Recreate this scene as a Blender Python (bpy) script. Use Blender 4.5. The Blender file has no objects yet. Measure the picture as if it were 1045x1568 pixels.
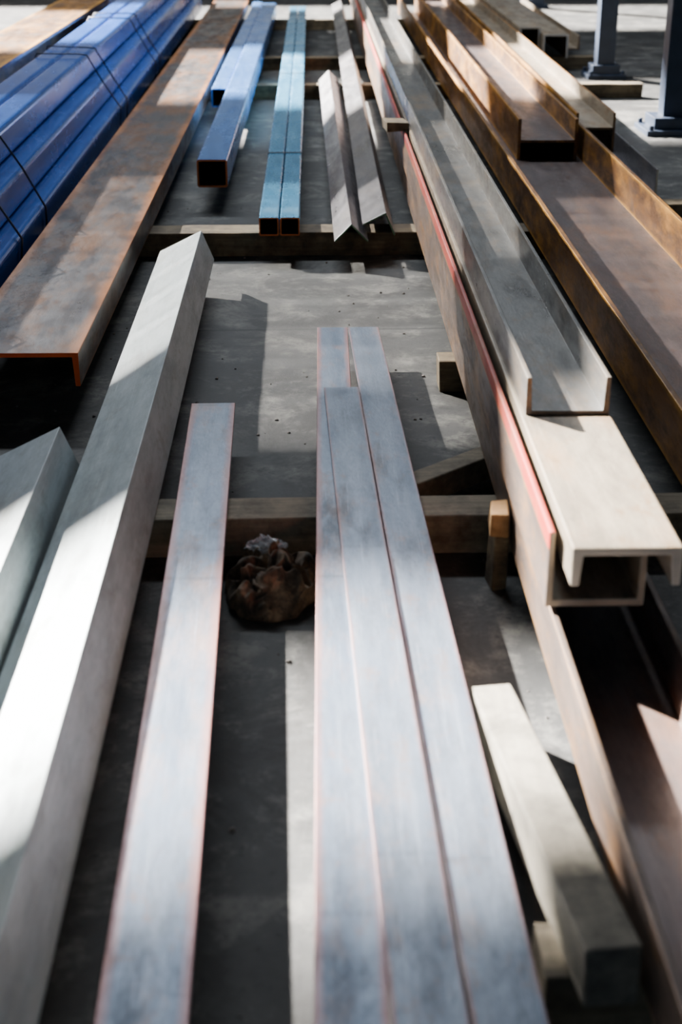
import bpy, bmesh, math, random
from mathutils import Vector, noise
random.seed(4)
D=bpy.data
SC=bpy.context.scene

# ---------------------------------------------------------------- materials
def nt(name):
    m=D.materials.new(name); m.use_nodes=True
    t=m.node_tree; b=t.nodes['Principled BSDF']
    return m,t,b
def node(t,ty,**kw):
    n=t.nodes.new(ty)
    for k,v in kw.items():
        if hasattr(n,k): setattr(n,k,v)
        else: n.inputs[k].default_value=v
    return n
def ramp(t,src,stops):
    r=t.nodes.new('ShaderNodeValToRGB')
    e=r.color_ramp.elements
    while len(e)<len(stops): e.new(.5)
    for i,(p,c) in enumerate(stops):
        e[i].position=p
        e[i].color=(c[0],c[1],c[2],1) if not isinstance(c,(int,float)) else (c,c,c,1)
    t.links.new(src,r.inputs[0]); return r.outputs[0]
def mix(t,fac,a,b,mode='MIX'):
    n=t.nodes.new('ShaderNodeMix'); n.data_type='RGBA'; n.blend_type=mode
    if isinstance(fac,(int,float)): n.inputs[0].default_value=fac
    else: t.links.new(fac,n.inputs[0])
    for s,i in ((a,6),(b,7)):
        if isinstance(s,tuple): n.inputs[i].default_value=(s[0],s[1],s[2],1)
        else: t.links.new(s,n.inputs[i])
    return n.outputs[2]
def math_(t,op,a,b=None,c=None):
    n=t.nodes.new('ShaderNodeMath'); n.operation=op
    for i,s in enumerate((a,b,c)):
        if s is None: continue
        if isinstance(s,(int,float)): n.inputs[i].default_value=s
        else: t.links.new(s,n.inputs[i])
    return n.outputs[0]
def steel(name,c1,c2,rustc=(.22,.09,.03),rust=.4,metal=.75,rough=.38,edge=None,edge_w=.12,seed=0.,streak=(14,1.2,14),bump=.05,dirt=.5,bloom=.7,marks=0.):
    """mill-scale steel: long streaks, rust clouds, dirt, scratches, roll marks, optional coloured arris on face edges"""
    m,t,b=nt(name)
    tc=node(t,'ShaderNodeTexCoord')
    def mapped(sc,loc):
        mp=node(t,'ShaderNodeMapping'); mp.inputs['Scale'].default_value=sc; mp.inputs['Location'].default_value=loc
        t.links.new(tc.outputs['Object'],mp.inputs[0]); return mp.outputs[0]
    n1=node(t,'ShaderNodeTexNoise',Scale=1.6,Detail=7.,Roughness=.6); t.links.new(mapped(streak,(seed,seed*1.7,0)),n1.inputs['Vector'])
    base=ramp(t,n1.outputs[0],[(.3,c1),(.7,c2)])
    n2=node(t,'ShaderNodeTexNoise',Scale=1.5,Detail=9.,Roughness=.68); t.links.new(mapped((5,1.6,5),(seed*3,seed,1)),n2.inputs['Vector'])
    rm=ramp(t,n2.outputs[0],[(.62-rust*.3,0.),(.78-rust*.3,1.)])
    col=mix(t,rm,base,rustc)
    n5=node(t,'ShaderNodeTexNoise',Scale=3.,Detail=10.,Roughness=.75); t.links.new(mapped((4,1.2,4),(seed,seed*5,4)),n5.inputs['Vector'])
    dm=ramp(t,n5.outputs[0],[(.44,0.),(.64,dirt)])
    col=mix(t,dm,col,tuple(x*.3 for x in c1))
    n7=node(t,'ShaderNodeTexNoise',Scale=11.,Detail=8.,Roughness=.7); t.links.new(mapped((2.2,1,2.2),(seed*2,3,seed)),n7.inputs['Vector'])
    bl=ramp(t,n7.outputs[0],[(.56,0.),(.66,bloom)])
    col=mix(t,bl,col,tuple(x*.75 for x in rustc))
    n9=node(t,'ShaderNodeTexNoise',Scale=3.,Detail=3.,Roughness=.6); t.links.new(mapped((90,1.5,90),(seed,seed,seed)),n9.inputs['Vector'])
    sc=ramp(t,n9.outputs[0],[(.62,0.),(.70,.35)])
    col=mix(t,sc,col,tuple(min(1,x*1.5) for x in c2))
    t.links.new(math_(t,'MULTIPLY_ADD',rm,-metal*.7,metal),b.inputs['Metallic'])
    r1=math_(t,'MULTIPLY_ADD',n2.outputs[0],.3,rough-.13)
    t.links.new(math_(t,'MULTIPLY_ADD',dm,.3,r1),b.inputs['Roughness'])
    if edge or marks:
        uv=node(t,'ShaderNodeUVMap',uv_map='face')
        sx=node(t,'ShaderNodeSeparateXYZ'); t.links.new(uv.outputs[0],sx.inputs[0])
    if marks:
        wob=math_(t,'MULTIPLY_ADD',n7.outputs[0],.012,sx.outputs[1])
        pg=math_(t,'PINGPONG',math_(t,'SUBTRACT',wob,.05+seed*.021),.47)
        mk=math_(t,'MULTIPLY',ramp(t,pg,[(.002,marks),(.009,0.)]),ramp(t,n2.outputs[0],[(.40,0.),(.55,1.)]))
        col=mix(t,mk,col,tuple(x*.35 for x in c1))
    if edge:
        a2=math_(t,'ABSOLUTE',math_(t,'SUBTRACT',sx.outputs[0],.5))
        a3=math_(t,'MULTIPLY_ADD',n2.outputs[0],.16,a2)
        er=ramp(t,a3,[(.57-edge_w,0.),(.62,.9)])
        col=mix(t,er,col,edge)
    t.links.new(col,b.inputs['Base Color'])
    n3=node(t,'ShaderNodeTexNoise',Scale=60.,Detail=4.); t.links.new(tc.outputs['Object'],n3.inputs['Vector'])
    bp=node(t,'ShaderNodeBump',Strength=bump,Distance=.004); t.links.new(n3.outputs[0],bp.inputs['Height'])
    bp2=node(t,'ShaderNodeBump',Strength=.25*dirt*2,Distance=.006); t.links.new(n5.outputs[0],bp2.inputs['Height']); t.links.new(bp.outputs[0],bp2.inputs['Normal'])
    t.links.new(bp2.outputs[0],b.inputs['Normal'])
    return m
def wood(name,c1,c2,axis='x'):
    m,t,b=nt(name)
    tc=node(t,'ShaderNodeTexCoord'); mp=node(t,'ShaderNodeMapping')
    mp.inputs['Scale'].default_value=(2,30,30) if axis=='x' else (30,2,30)
    t.links.new(tc.outputs['Object'],mp.inputs[0])
    n=node(t,'ShaderNodeTexNoise',Scale=1.5,Detail=8.,Roughness=.65); t.links.new(mp.outputs[0],n.inputs['Vector'])
    c=ramp(t,n.outputs[0],[(.3,c1),(.7,c2)])
    n2=node(t,'ShaderNodeTexNoise',Scale=9.,Detail=7.,Roughness=.7); t.links.new(tc.outputs['Object'],n2.inputs['Vector'])
    c=mix(t,ramp(t,n2.outputs[0],[(.42,0.),(.65,.8)]),c,(c1[0]*.4,c1[1]*.4,c1[2]*.4))
    t.links.new(c,b.inputs['Base Color']); b.inputs['Roughness'].default_value=.85
    bp=node(t,'ShaderNodeBump',Strength=.4,Distance=.004); t.links.new(n.outputs[0],bp.inputs['Height']); t.links.new(bp.outputs[0],b.inputs['Normal'])
    return m
def plain(name,c,rough=.6,metal=0.,var=.3):
    m,t,b=nt(name)
    tc=node(t,'ShaderNodeTexCoord')
    n=node(t,'ShaderNodeTexNoise',Scale=12.,Detail=6.); t.links.new(tc.outputs['Object'],n.inputs['Vector'])
    c2=tuple(x*(1-var) for x in c)
    t.links.new(ramp(t,n.outputs[0],[(.35,c2),(.65,c)]),b.inputs['Base Color'])
    b.inputs['Roughness'].default_value=rough; b.inputs['Metallic'].default_value=metal
    return m

PINK=(.34,.12,.085)
M_flat=steel('mill_scale_flat',(.085,.12,.18),(.22,.26,.325),rustc=(.26,.19,.185),rust=.45,metal=.40,rough=.31,edge=PINK,edge_w=.16,seed=2,dirt=.62,marks=.5)
M_flatb=steel('mill_scale_flat_b',(.105,.14,.195),(.235,.27,.33),rustc=(.26,.21,.21),rust=.42,metal=.40,rough=.31,edge=PINK,edge_w=.07,seed=7,dirt=.58,marks=.5)
M_galv=steel('primed_angle_steel',(.30,.35,.36),(.42,.47,.48),rustc=(.32,.34,.32),rust=.3,metal=.2,rough=.45,seed=3,dirt=.45)
M_rustch=steel('rusty_channel_steel',(.075,.07,.075),(.14,.13,.13),rustc=(.145,.065,.027),rust=.65,metal=.55,rough=.30,edge=(.42,.14,.022),edge_w=.10,seed=5,dirt=.7)
M_blue=steel('blue_tube_steel',(.014,.085,.38),(.03,.14,.54),rustc=(.03,.12,.45),rust=.2,metal=.35,rough=.22,seed=1,dirt=.06,bloom=.05)
M_tube=steel('blue_grey_tube',(.05,.18,.52),(.12,.29,.68),rustc=(.10,.25,.58),rust=.2,metal=.5,rough=.22,seed=9,dirt=.12,bloom=.1)
M_small=steel('teal_tube',(.05,.27,.50),(.12,.40,.64),rustc=(.16,.35,.50),rust=.3,metal=.5,rough=.23,seed=11,dirt=.18,bloom=.2)
M_ang=steel('dark_angle_steel',(.12,.115,.125),(.22,.21,.225),rustc=(.18,.155,.145),rust=.35,metal=.6,rough=.27,seed=12)
M_tan=steel('tan_rust_channel',(.10,.07,.058),(.18,.125,.095),rustc=(.30,.145,.045),rust=.38,metal=.3,rough=.42,edge=(.38,.19,.05),edge_w=.06,seed=14,dirt=.7)
M_purple=steel('oxide_web_channel',(.09,.070,.068),(.165,.125,.12),rustc=(.16,.088,.058),rust=.42,metal=.4,rough=.33,seed=15,dirt=.65)
M_grey=steel('grey_channel',(.12,.117,.113),(.22,.212,.198),rustc=(.20,.145,.095),rust=.42,metal=.5,rough=.28,seed=16,dirt=.65)
M_cream=steel('pale_channel',(.25,.20,.145),(.36,.295,.215),rustc=(.30,.19,.10),rust=.4,metal=.3,rough=.36,seed=17,dirt=.65)
M_brown=steel('brown_rust_beam',(.11,.048,.018),(.22,.10,.032),rustc=(.44,.19,.025),rust=.52,metal=.3,rough=.38,edge=(.74,.35,.04),edge_w=.09,seed=18,dirt=.75)
M_orange=plain('orange_end_paint',(1.,.12,.006),.6)
M_rim=plain('rust_rim',(.6,.14,.02),.7)
M_red=steel('red_painted_flange',(.38,.022,.010),(.46,.042,.02),rustc=(.36,.11,.045),rust=.35,metal=.05,rough=.5,seed=19,dirt=.5)
M_green=plain('green_end_paint',(.10,.24,.13),.6)
M_palecut=plain('sawn_end',(.60,.55,.47),.45,.15)
M_tancut=plain('sawn_end_rusty',(.40,.33,.25),.5,.2)
M_inner=plain('tube_inside',(.015,.012,.01),.8)
M_wood=wood('weathered_timber',(.15,.12,.08),(.34,.28,.195))
M_woody=wood('pale_timber',(.18,.16,.125),(.32,.285,.22),'y')
M_wooddk=wood('old_timber',(.09,.063,.036),(.25,.185,.10))
M_woodor=wood('fresh_timber',(.38,.20,.07),(.58,.34,.14))
M_post=plain('painted_post',(.02,.035,.07),.5)
M_strap=plain('steel_strap',(.04,.04,.05),.4,.7)

# ---------------------------------------------------------------- builders
def finish(name,bm,mats,loc=(0,0,0),bevel=0.,parent=None,smooth=False,recalc=True):
    me=D.meshes.new(name)
    if recalc: bmesh.ops.recalc_face_normals(bm,faces=bm.faces)
    bm.to_mesh(me); bm.free()
    for m in mats: me.materials.append(m)
    o=D.objects.new(name,me); SC.collection.objects.link(o); o.location=loc
    if bevel:
        b=o.modifiers.new('bevel','BEVEL'); b.width=bevel; b.segments=2; b.limit_method='ANGLE'; b.angle_limit=math.radians(40)
    if smooth:
        for p in me.polygons: p.use_smooth=True
    if parent: o.parent=parent
    return o
def section(bm,outer,A,B,inner=None,side={},cap=1,innermat=2,vloc=Vector()):
    """sweep a closed cross-section (u lateral,w up) from A to B"""
    A=Vector(A);B=Vector(B); d=(B-A).normalized(); L=(B-A).length
    lat=d.cross(Vector((0,0,1))).normalized(); up=lat.cross(d)
    uvl=bm.loops.layers.uv.get('face') or bm.loops.layers.uv.new('face')
    def ring(pts,P): return [bm.verts.new(P+lat*u+up*w-vloc) for u,w in pts]
    ra,rb=ring(outer,A),ring(outer,B); n=len(outer)
    for i in range(n):
        j=(i+1)%n
        f=bm.faces.new((ra[i],ra[j],rb[j],rb[i])); f.material_index=side.get(i,0)
        for l,uv in zip(f.loops,((0,0),(1,0),(1,L),(0,L))): l[uvl].uv=uv
    if inner:
        ia,ib=ring(inner,A),ring(inner,B)
        for i in range(n):
            j=(i+1)%n
            f=bm.faces.new((ia[j],ia[i],ib[i],ib[j])); f.material_index=innermat
            f=bm.faces.new((ra[j],ra[i],ia[i],ia[j])); f.material_index=cap
            f=bm.faces.new((rb[i],rb[j],ib[j],ib[i])); f.material_index=cap
    else:
        for r in (ra[::-1],rb):
            f=bm.faces.new(r); f.material_index=cap
            for l in f.loops: l[uvl].uv=(.5,.5)
def bar(name,prof,A,B,mats,inner=None,side={},bevel=.0015,cap=1,parent=None):
    bm=bmesh.new(); mid=(Vector(A)+Vector(B))/2
    section(bm,prof,A,B,inner,side,cap,2,mid)
    return finish(name,bm,mats,mid,bevel,parent)
def flat(w,t): return [(-w/2,0),(w/2,0),(w/2,t),(-w/2,t)]
def rrect(w,h,r,k=4,inset=0.):
    pts=[]
    for cx,cy,a0 in ((w/2-r,r,-90),(w/2-r,h-r,0),(-w/2+r,h-r,90),(-w/2+r,r,180)):
        for i in range(k+1):
            a=math.radians(a0+90*i/k); rr=max(r-inset,.0005)
            pts.append((cx+rr*math.cos(a),cy+rr*math.sin(a)))
    return pts
def chan_up(w,h,tw,tf):   # open side up; edge 7 = outer left flange
    return [(-w/2,0),(w/2,0),(w/2,h),(w/2-tf,h),(w/2-tf*1.3,tw),(-w/2+tf*1.3,tw),(-w/2+tf,h),(-w/2,h)]
def chan_dn(w,h,tw,tf):   # web on top
    return [(-w/2,0),(-w/2+tf,0),(-w/2+tf*1.3,h-tw),(w/2-tf*1.3,h-tw),(w/2-tf,0),(w/2,0),(w/2,h),(-w/2,h)]
def hsec(w,h,tw,tf,wz=.5): # I-beam lying on its side
    z=h*wz
    return [(-w/2,0),(-w/2+tf,0),(-w/2+tf,z-tw/2),(w/2-tf,z-tw/2),(w/2-tf,0),(w/2,0),(w/2,h),(w/2-tf,h),(w/2-tf,z+tw/2),(-w/2+tf,z+tw/2),(-w/2+tf,h),(-w/2,h)]
def isec(w,h,tw,tf):
    return [(-w/2,0),(w/2,0),(w/2,tf),(tw/2,tf),(tw/2,h-tf),(w/2,h-tf),(w/2,h),(-w/2,h),(-w/2,h-tf),(-tw/2,h-tf),(-tw/2,tf),(-w/2,tf)]
def angle(apex,l,r,t):
    a=Vector(apex);l=Vector(l);r=Vector(r)
    dl=(l-a).normalized();dr=(r-a).normalized()
    return [tuple(a),tuple(l),tuple(l+dr*t),tuple(a+dl*t+dr*t),tuple(r+dl*t),tuple(r)]
def tube(name,w,h,r,t,A,B,mats,parent=None):
    return bar(name,rrect(w,h,r),A,B,mats,inner=rrect(w,h,r,4,t) if r>t else [(u*(1-2*t/w),(v-h/2)*(1-2*t/h)+h/2) for u,v in rrect(w,h,r)],bevel=0,parent=parent)
def boxbm(bm,c,s,rot=0.,jit=0.):
    g=bmesh.ops.create_cube(bm,size=1)['verts']
    for v in g:
        v.co=Vector((v.co.x*s[0],v.co.y*s[1],v.co.z*s[2]))+Vector([random.uniform(-jit,jit) for _ in range(3)])
        x,y=v.co.x,v.co.y
        v.co.x=x*math.cos(rot)-y*math.sin(rot); v.co.y=x*math.sin(rot)+y*math.cos(rot)
        v.co+=Vector(c)
def timber(name,x0,x1,y0,y1,z0,z1,mat,jit=.003):
    bm=bmesh.new(); n=max(2,int((x1-x0)/.12)); c=Vector(((x0+x1)/2,(y0+y1)/2,(z0+z1)/2))
    rings=[]
    for i in range(n+1):
        x=x0+(x1-x0)*i/n
        w=[random.uniform(-jit,jit) for _ in range(6)]
        rings.append([bm.verts.new(Vector(p)-c) for p in ((x+w[0],y0+w[1],z0),(x+w[0],y1+w[2],z0),(x+w[3],y1+w[4],z1-abs(w[5])*.5),(x+w[3],y0+w[1],z1-abs(w[5])*.8))])
    for a,b in zip(rings,rings[1:]):
        for i in range(4): bm.faces.new((a[i],a[(i+1)%4],b[(i+1)%4],b[i]))
    bm.faces.new(rings[0][::-1]); bm.faces.new(rings[-1])
    return finish(name,bm,[mat],c,.003)

# ---------------------------------------------------------------- floor
m,t,b=nt('concrete_floor')
tc=node(t,'ShaderNodeTexCoord')
n1=node(t,'ShaderNodeTexNoise',Scale=1.5,Detail=10.,Roughness=.65); t.links.new(tc.outputs['Object'],n1.inputs['Vector'])
c=ramp(t,n1.outputs[0],[(.36,(.022,.022,.022)),(.5,(.052,.051,.048)),(.66,(.115,.11,.096))])
n2=node(t,'ShaderNodeTexNoise',Scale=6.,Detail=12.,Roughness=.78); t.links.new(tc.outputs['Object'],n2.inputs['Vector'])
c=mix(t,ramp(t,n2.outputs[0],[(.50,0.),(.62,.75)]),c,(.19,.18,.16))
n6=node(t,'ShaderNodeTexNoise',Scale=3.6,Detail=10.,Roughness=.72,Distortion=.8); t.links.new(tc.outputs['Object'],n6.inputs['Vector'])
c=mix(t,ramp(t,n6.outputs[0],[(.46,0.),(.58,.88)]),c,(.018,.016,.014))
n4=node(t,'ShaderNodeTexNoise',Scale=70.,Detail=3.); t.links.new(tc.outputs['Object'],n4.inputs['Vector'])
c=mix(t,ramp(t,n4.outputs[0],[(.6,0.),(.7,.6)]),c,(.012,.012,.012))
sx=node(t,'ShaderNodeSeparateXYZ'); t.links.new(tc.outputs['Object'],sx.inputs[0])
ad=math_(t,'MULTIPLY_ADD',n2.outputs[0],.05,sx.outputs[1])
pp=math_(t,'PINGPONG',math_(t,'SUBTRACT',ad,4.28),2.6)
c=mix(t,ramp(t,pp,[(.003,1.),(.009,0.)]),c,(.005,.005,.005))
t.links.new(c,b.inputs['Base Color']); b.inputs['Roughness'].default_value=.7
bp=node(t,'ShaderNodeBump',Strength=.45,Distance=.014); t.links.new(n2.outputs[0],bp.inputs['Height']); t.links.new(bp.outputs[0],b.inputs['Normal'])
def slab(bm,x0,x1,y0,y1,z0,z1):
    v=[bm.verts.new(p) for p in ((x0,y0,z1),(x1,y0,z1),(x1,y1,z1),(x0,y1,z1),(x0,y0,z0),(x1,y0,z0),(x1,y1,z0),(x0,y1,z0))]
    for f in ((0,1,2,3),(4,5,6,7),(0,1,5,4),(1,2,6,5),(2,3,7,6),(3,0,4,7)): bm.faces.new([v[i] for i in f])
bm=bmesh.new(); slab(bm,-16,16,-6,40,-.2,0)
finish('floor',bm,[m])

# ---------------------------------------------------------------- unseen roof added to cut ambient light, gaps shaped for sun bands
ROOFZ=6.2
bm=bmesh.new()
for a,bb in ((-6,9.15),(9.96,10.9),(13.4,15.3),(17.7,21.),(23.5,27.)):
    slab(bm,-16,16,a,bb,ROOFZ,ROOFZ+.06)
yy=10.9
while yy<13.35:                      # slats added to let only part of the sun through
    slab(bm,-16,16,yy,yy+.257,ROOFZ,ROOFZ+.02); yy+=.32
M_mask=plain('light_mask_dark',(.02,.02,.025),.7)
finish('sun_mask_roof',bm,[M_mask])
bm=bmesh.new(); slab(bm,-16,16,27,27.15,3.0,ROOFZ+.06)  # unseen header added to keep sky reflections off the nearer bars
for x in (-12,-6,6,12): slab(bm,x-.15,x+.15,27,27.15,0,3.0)
finish('sky_mask_header',bm,[M_mask])
def added_area_lamp(name,x,y,w,h,e):
    l=D.lights.new(name,'AREA'); l.shape='RECTANGLE'; l.size=w; l.size_y=h; l.energy=e; l.color=(.84,.92,1.)
    o=D.objects.new(name,l); SC.collection.objects.link(o); o.location=(x,y,ROOFZ-.08)
    o.rotation_euler=(math.radians(-25),0,0)
added_area_lamp('bar_highlight_lamp',-1.5,10.4,6,.6,750)  # added lamp without a real fitting, makes the highlight band on the flat bars

# ---------------------------------------------------------------- timber bearers
timber('timber_bearer',-.68,1.32,2.66,2.765,0,.088,M_wood)
timber('timber_bearer',-1.95,1.72,5.18,5.31,0,.088,M_wooddk)
timber('timber_bearer',-1.95,2.16,9.1,9.2,0,.088,M_wooddk)
timber('timber_bearer',-1.95,2.2,10.5,10.6,0,.088,M_wooddk)
timber('timber_bearer',-1.95,2.2,13.3,13.4,0,.088,M_wooddk)
timber('timber_bearer',.284,.72,1.32,1.415,0,.088,M_wood)
timber('timber_bearer',.38,.75,3.665,3.75,0,.088,M_wooddk)
timber('timber_bearer',1.33,1.75,5.62,5.72,0,.088,M_wooddk)

# ---------------------------------------------------------------- flat bars
Z=.09
bar('steel_flat_bar',flat(.108,.01),(-.181,.4,Z),(-.2145,3.32,Z),[M_flat,M_flat])
bar('steel_flat_bar',flat(.087,.01),(.036,.4,Z),(.095,3.95,Z),[M_flat,M_flat])
bar('steel_flat_bar',flat(.088,.01),(.153,.4,Z+.0105),(.104,3.40,Z+.0105),[M_flatb,M_flat])
bar('steel_flat_bar',flat(.087,.01),(.247,.4,Z),(.184,3.95,Z),[M_flatb,M_flat])

# ---------------------------------------------------------------- pale angles
pa=angle((0,.1),(-.143,.03),(.04,0),.01)
bar('steel_angle_bar',pa,(-.356,.4,Z),(-.327,4.78,Z),[M_galv,M_galv])
bar('steel_angle_bar',pa,(-.522,.4,Z),(-.527,2.93,Z),[M_galv,M_galv])

# ---------------------------------------------------------------- left rusty channel
bar('rusty_steel_channel',chan_dn(.322,.09,.012,.013),(-.725,3.485,Z),(-.60,14.2,Z),[M_rustch,M_orange],side={0:1,1:1})
e=D.objects.new('blue_square_tube_bundle',None); SC.collection.objects.link(e)
w=.12
k=0
for row,(xs,z) in enumerate((((-.98,-1.105,-1.23,-1.355),.09),((-1.05,-1.175,-1.30),.212),((-1.13,-1.255),.334))):
    for x in xs:
        k+=1
        tube('tube_%d'%k,w,w,.02,.006,(x,2.6,z),(x+.04,14.2,z),[M_blue,M_blue,M_inner],e)
def wire(name,pts,r,mat,parent=None,cyc=False):
    cu=D.curves.new(name,'CURVE'); cu.dimensions='3D'; cu.bevel_depth=r; cu.bevel_resolution=2
    s=cu.splines.new('POLY'); s.points.add(len(pts)-1); s.use_cyclic_u=cyc
    for p,q in zip(s.points,pts): p.co=(*q,1)
    cu.materials.append(mat); o=D.objects.new(name,cu); SC.collection.objects.link(o)
    if parent: o.parent=parent
    return o
for i,y in enumerate((3.9,4.6,5.1,7.4,7.7,9.3,9.6)):
    s=.004*(y-2.6)
    hull=[(-.915+s,.085),(-.912+s,.2),(-.985+s,.338),(-1.06+s,.46),(-1.1+s,.466),(-1.31+s,.466),(-1.42+s,.2),(-1.42+s,.085)]
    wire('tie_wire_%d'%i,[(x,y+(j%2)*.04+random.uniform(-.03,.03),z) for j,(x,z) in enumerate(hull)],.004,M_strap,e,True)
bar('rusty_i_beam',isec(.34,.32,.012,.02),(-1.66,4.0,Z),(-1.58,14.2,Z),[M_brown,M_brown],bevel=.002)

# ---------------------------------------------------------------- square tubes
tube('square_steel_tube',.127,.115,.01,.008,(-.355,5.99,Z),(-.235,13.6,Z),[M_tube,M_rim,M_inner])
tube('square_steel_tube',.085,.10,.008,.006,(-.432,8.2,Z),(-.345,13.9,Z),[M_tube,M_tube,M_inner])
e=D.objects.new('strapped_small_tube_pair',None); SC.collection.objects.link(e)
tube('tube_1',.071,.066,.006,.005,(-.106,5.12,Z),(-.015,13.8,Z),[M_small,M_rim,M_inner],e)
tube('tube_2',.071,.066,.006,.005,(-.030,5.12,Z),(.063,13.8,Z),[M_small,M_rim,M_inner],e)
for i,y in enumerate((6.4,9.1,13.0)):
    s=(y-5.12)*.0106
    x0,x1=-.1435+s,.0075+s
    bm=bmesh.new(); section(bm,[(x0,.087),(x1,.087),(x1,.158),(x0,.158)],(0,y,0),(0,y+.02,0),inner=[(x0+.002,.089),(x1-.002,.089),(x1-.002,.1565),(x0+.002,.1565)])
    finish('strap_%d'%i,bm,[M_strap]*3,parent=e)

# ---------------------------------------------------------------- middle angles
bar('dark_steel_angle',angle((0,.062),(-.062,0),(.062,0),.006),(.19,5.03,Z),(.205,9.3,Z),[M_ang,M_green])
bar('dark_steel_angle',angle((0,.082),(-.085,.040),(.036,0),.006),(.318,5.12,Z),(.43,14.3,Z),[M_ang,M_green])

# ---------------------------------------------------------------- right-hand pile
def chan_up_split(w,h,tw,tf,s):
    p=chan_up(w,h,tw,tf); return p+[(-w/2,h*s)]
bar('steel_channel',chan_up(.19,.105,.01,.010),(.485,.4,Z),(.61,13.9,Z),[M_purple,M_tan],side={7:1,6:1,2:1})
bar('steel_channel',chan_up_split(.162,.135,.014,.010,.78),(.476,2.04,.203),(.585,13.9,.203),[M_cream,M_tancut,M_red,M_tan],side={7:2,6:2,8:3},bevel=.003)
bar('steel_channel',chan_dn(.172,.066,.014,.014),(.502,1.955,.284),(.609,13.9,.284),[M_cream,M_palecut],bevel=.003)
bar('steel_channel',chan_up(.16,.075,.008,.009),(.51,2.54,.3505),(.61,13.9,.3505),[M_grey,M_tan])
bm=bmesh.new(); boxbm(bm,(0,0,0),(.09,.13,.034),.1,.003)
finish('timber_spacer_block',bm,[M_wooddk],(.40,5.9,.357),.003)
bm=bmesh.new(); boxbm(bm,(0,0,0),(.030,.06,.118),.1,.003)
finish('timber_spacer_block',bm,[M_wooddk],(.387,2.52,.060),.003)
bm=bmesh.new(); boxbm(bm,(0,0,0),(.036,.075,.046),-.1,.004)
finish('timber_wedge',bm,[M_woodor],(.384,2.515,.145),.004)
for yy in (2.5,5.2,9.15,13.3):
    bm=bmesh.new(); boxbm(bm,(0,0,0),(.17,.05,.007))
    finish('steel_packing_strip',bm,[M_tan],(.485+(yy-.4)*.00926,yy,.199))

bar('wide_steel_channel',chan_up(.44,.15,.012,.014),(1.035,2.3,Z),(1.17,13.9,Z),[M_purple,M_brown],side={7:1,6:1,2:1,3:1,1:1,5:1})
bar('steel_i_beam',hsec(.27,.18,.012,.014,.45),(1.13,6.5,.103),(1.24,13.9,.103),[M_purple,M_brown],side={11:1,10:1,0:1,6:1,5:1,7:1})
bar('steel_i_beam',hsec(.185,.18,.012,.012,.6),(1.395,6.75,Z),(1.53,13.9,Z),[M_cream,M_brown],side={11:1,10:1,5:1,6:1})
bar('short_steel_channel',chan_up(.13,.10,.01,.008),(1.405,5.8,Z),(1.42,6.7,Z),[M_ang,M_palecut])
bar('pale_steel_channel',chan_dn(.15,.2,.012,.012),(1.655,10.5,Z),(1.72,14.3,Z),[M_cream,M_palecut])
bar('pale_steel_channel',chan_dn(.18,.16,.012,.012),(1.825,10.4,Z),(1.90,14.3,Z),[M_cream,M_palecut])
bar('pale_steel_channel',chan_up(.17,.1,.012,.012),(2.005,10.9,Z),(2.08,14.3,Z),[M_cream,M_tan])

# ---------------------------------------------------------------- loose timber
def beam(name,A,B,w,h,mat):
    return bar(name,[(-w/2,-h),(w/2,-h),(w/2+.002,0),(-w/2,-.002)],A,B,[mat,mat],bevel=.004)
beam('loose_timber_baulk',(.352,1.27,.174),(.303,1.99,.09),.066,.08,M_woody)
beam('loose_timber_offcut',(.235,2.88,.075),(.52,3.12,.08),.06,.06,M_wood)

# ---------------------------------------------------------------- burlap rag with plastic
def crumple(nx,sx,sy,h,a1,a2,off,f1=1.7,f2=4.2,zmin=.002,rd=.35,flatc=.55):
    bm=bmesh.new(); vs=[]
    for i in range(nx+1):
        row=[]
        for j in range(nx+1):
            u=i/nx*2-1; v=j/nx*2-1
            x=u*math.sqrt(1-v*v/2); y=v*math.sqrt(1-u*u/2); r=min(1,math.hypot(x,y))
            p=Vector((x,y,0))
            n1=noise.noise_vector(p*f1+Vector(off)); n2=noise.noise_vector(p*f2+Vector(off)*2+n1*.8)
            rid=1-abs(noise.noise(p*2.6+n1*1.2+Vector((7,3,1))))*3
            env=(1-r**4)
            q=Vector((x*sx,y*sy,h*(1-r*r)**flatc))+Vector(n1)*a1*(.4+.6*env)+Vector(n2)*a2*(.3+.7*env)
            q.z+=rid*a1*rd*env
            q.z=max(q.z,zmin)
            row.append(bm.verts.new(q))
        vs.append(row)
    for i in range(nx):
        for j in range(nx):
            bm.faces.new((vs[i][j],vs[i+1][j],vs[i+1][j+1],vs[i][j+1]))
    return bm
rag=finish('crumpled_burlap_rag',crumple(160,.090,.128,.050,.030,.024,(1.1,8.2,4.3),2.0,3.4,rd=.8,flatc=.4),[None],(-.062,2.50,.0),smooth=True)
so_=rag.modifiers.new('thickness','SOLIDIFY'); so_.thickness=.0015
m,t,b=nt('burlap'); tc=node(t,'ShaderNodeTexCoord')
n1=node(t,'ShaderNodeTexNoise',Scale=14.,Detail=8.,Roughness=.7); t.links.new(tc.outputs['Object'],n1.inputs['Vector'])
t.links.new(ramp(t,n1.outputs[0],[(.38,(.035,.025,.017)),(.52,(.14,.095,.06)),(.66,(.40,.28,.17))]),b.inputs['Base Color']); b.inputs['Roughness'].default_value=.9
n8=node(t,'ShaderNodeTexNoise',Scale=90.,Detail=4.); t.links.new(tc.outputs['Object'],n8.inputs['Vector'])
bp=node(t,'ShaderNodeBump',Strength=.5,Distance=.003); t.links.new(n8.outputs[0],bp.inputs['Height']); t.links.new(bp.outputs[0],b.inputs['Normal'])
rag.data.materials[0]=m
pl=finish('film',crumple(50,.045,.03,.006,.014,.012,(8,1,2),2.,5.,-.02),[None],(-.01,.10,.052),smooth=False)
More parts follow.
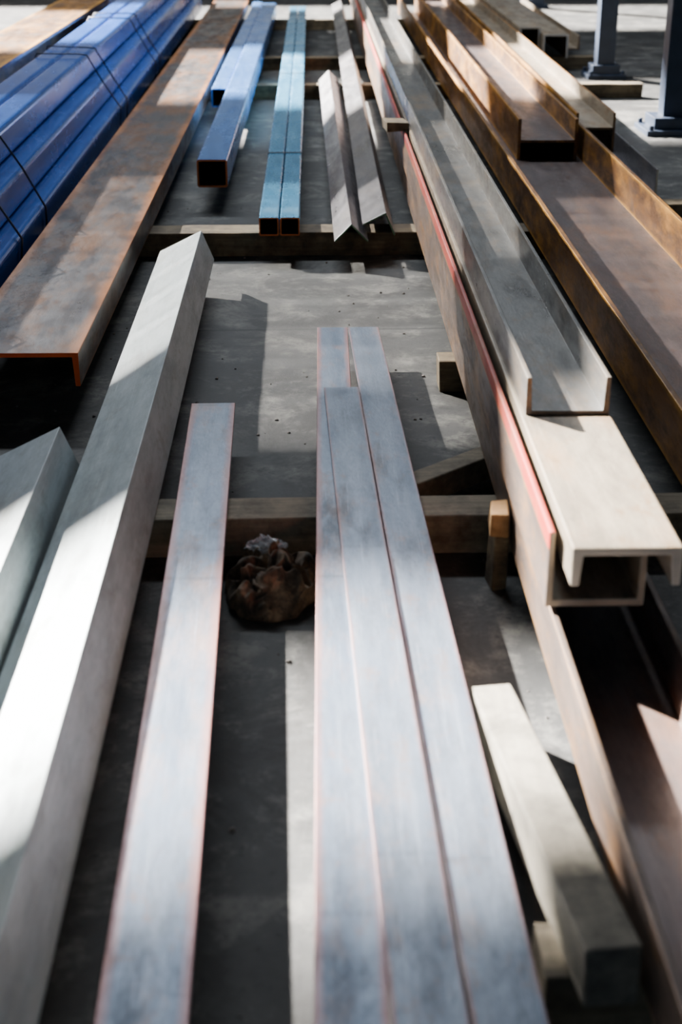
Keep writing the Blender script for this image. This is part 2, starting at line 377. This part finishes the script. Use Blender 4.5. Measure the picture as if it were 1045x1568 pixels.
m,t,b=nt('clear_plastic'); b.inputs['Base Color'].default_value=(.75,.77,.8,1); b.inputs['Roughness'].default_value=.08; b.inputs['Alpha'].default_value=.4
pl.data.materials[0]=m; pl.parent=rag

# ---------------------------------------------------------------- floor debris
bm=bmesh.new()
for i in range(200):
    s=random.uniform(.0015,.005); x=random.uniform(-.9,.42); y=random.uniform(1.2,6)
    g=bmesh.ops.create_icosphere(bm,subdivisions=1,radius=s)['verts']
    for v in g: v.co=Vector((v.co.x*random.uniform(.7,1.6),v.co.y*random.uniform(.7,1.6),max(v.co.z,-s*.3)+s*.3))+Vector((x,y,0))
finish('floor_grit',bm,[plain('grit',(.2,.18,.16),.8)])

# ---------------------------------------------------------------- steel posts
def post(x,y,w,h,bw):
    bm=bmesh.new()
    boxbm(bm,(0,0,.015),(bw,bw,.03))
    boxbm(bm,(0,0,.06),(bw*.72,bw*.72,.06))
    boxbm(bm,(0,0,h/2),(w,w,h))
    for sx in (-1,1):
        for sy in (-1,1):
            g=bmesh.ops.create_cone(bm,cap_ends=True,segments=8,radius1=.014,radius2=.014,depth=.03)['verts']
            for v in g: v.co+=Vector((sx*bw*.42,sy*bw*.42,.04))
    finish('steel_post',bm,[M_post],(x,y,0),.003)
post(2.11,10.08,.12,6.19,.26)
post(2.03,7.85,.12,6.19,.32)
post(2.45,15.5,.12,6.19,.3)

# ---------------------------------------------------------------- world, sun, camera
w=D.worlds.new('sky'); SC.world=w; w.use_nodes=True; t=w.node_tree
bg=t.nodes['Background']; sk=t.nodes.new('ShaderNodeTexSky'); sk.sky_type='NISHITA'; sk.sun_disc=False
sk.sun_elevation=math.radians(30); sk.sun_rotation=math.radians(-44); sk.dust_density=2
t.links.new(sk.outputs[0],bg.inputs[0]); bg.inputs[1].default_value=.075
sun=D.lights.new('sun','SUN'); sun.energy=105; sun.angle=math.radians(1.2); sun.color=(1,.96,.90)
so=D.objects.new('sun',sun); SC.collection.objects.link(so)
az=math.radians(44); el=math.radians(30)
tosun=Vector((-math.sin(az)*math.cos(el),math.cos(az)*math.cos(el),math.sin(el)))
so.rotation_euler=tosun.to_track_quat('Z','Y').to_euler(); so.location=tosun*20

cam=D.cameras.new('camera'); co=D.objects.new('camera',cam); SC.collection.objects.link(co)
co.location=(0,0,1.3); co.rotation_euler=(math.radians(90-24.3),0,math.radians(-1.74))
cam.sensor_fit='VERTICAL'; cam.sensor_height=36; cam.sensor_width=24; cam.lens=50
cam.dof.use_dof=True; cam.dof.focus_distance=4.0; cam.dof.aperture_fstop=3.6
SC.camera=co
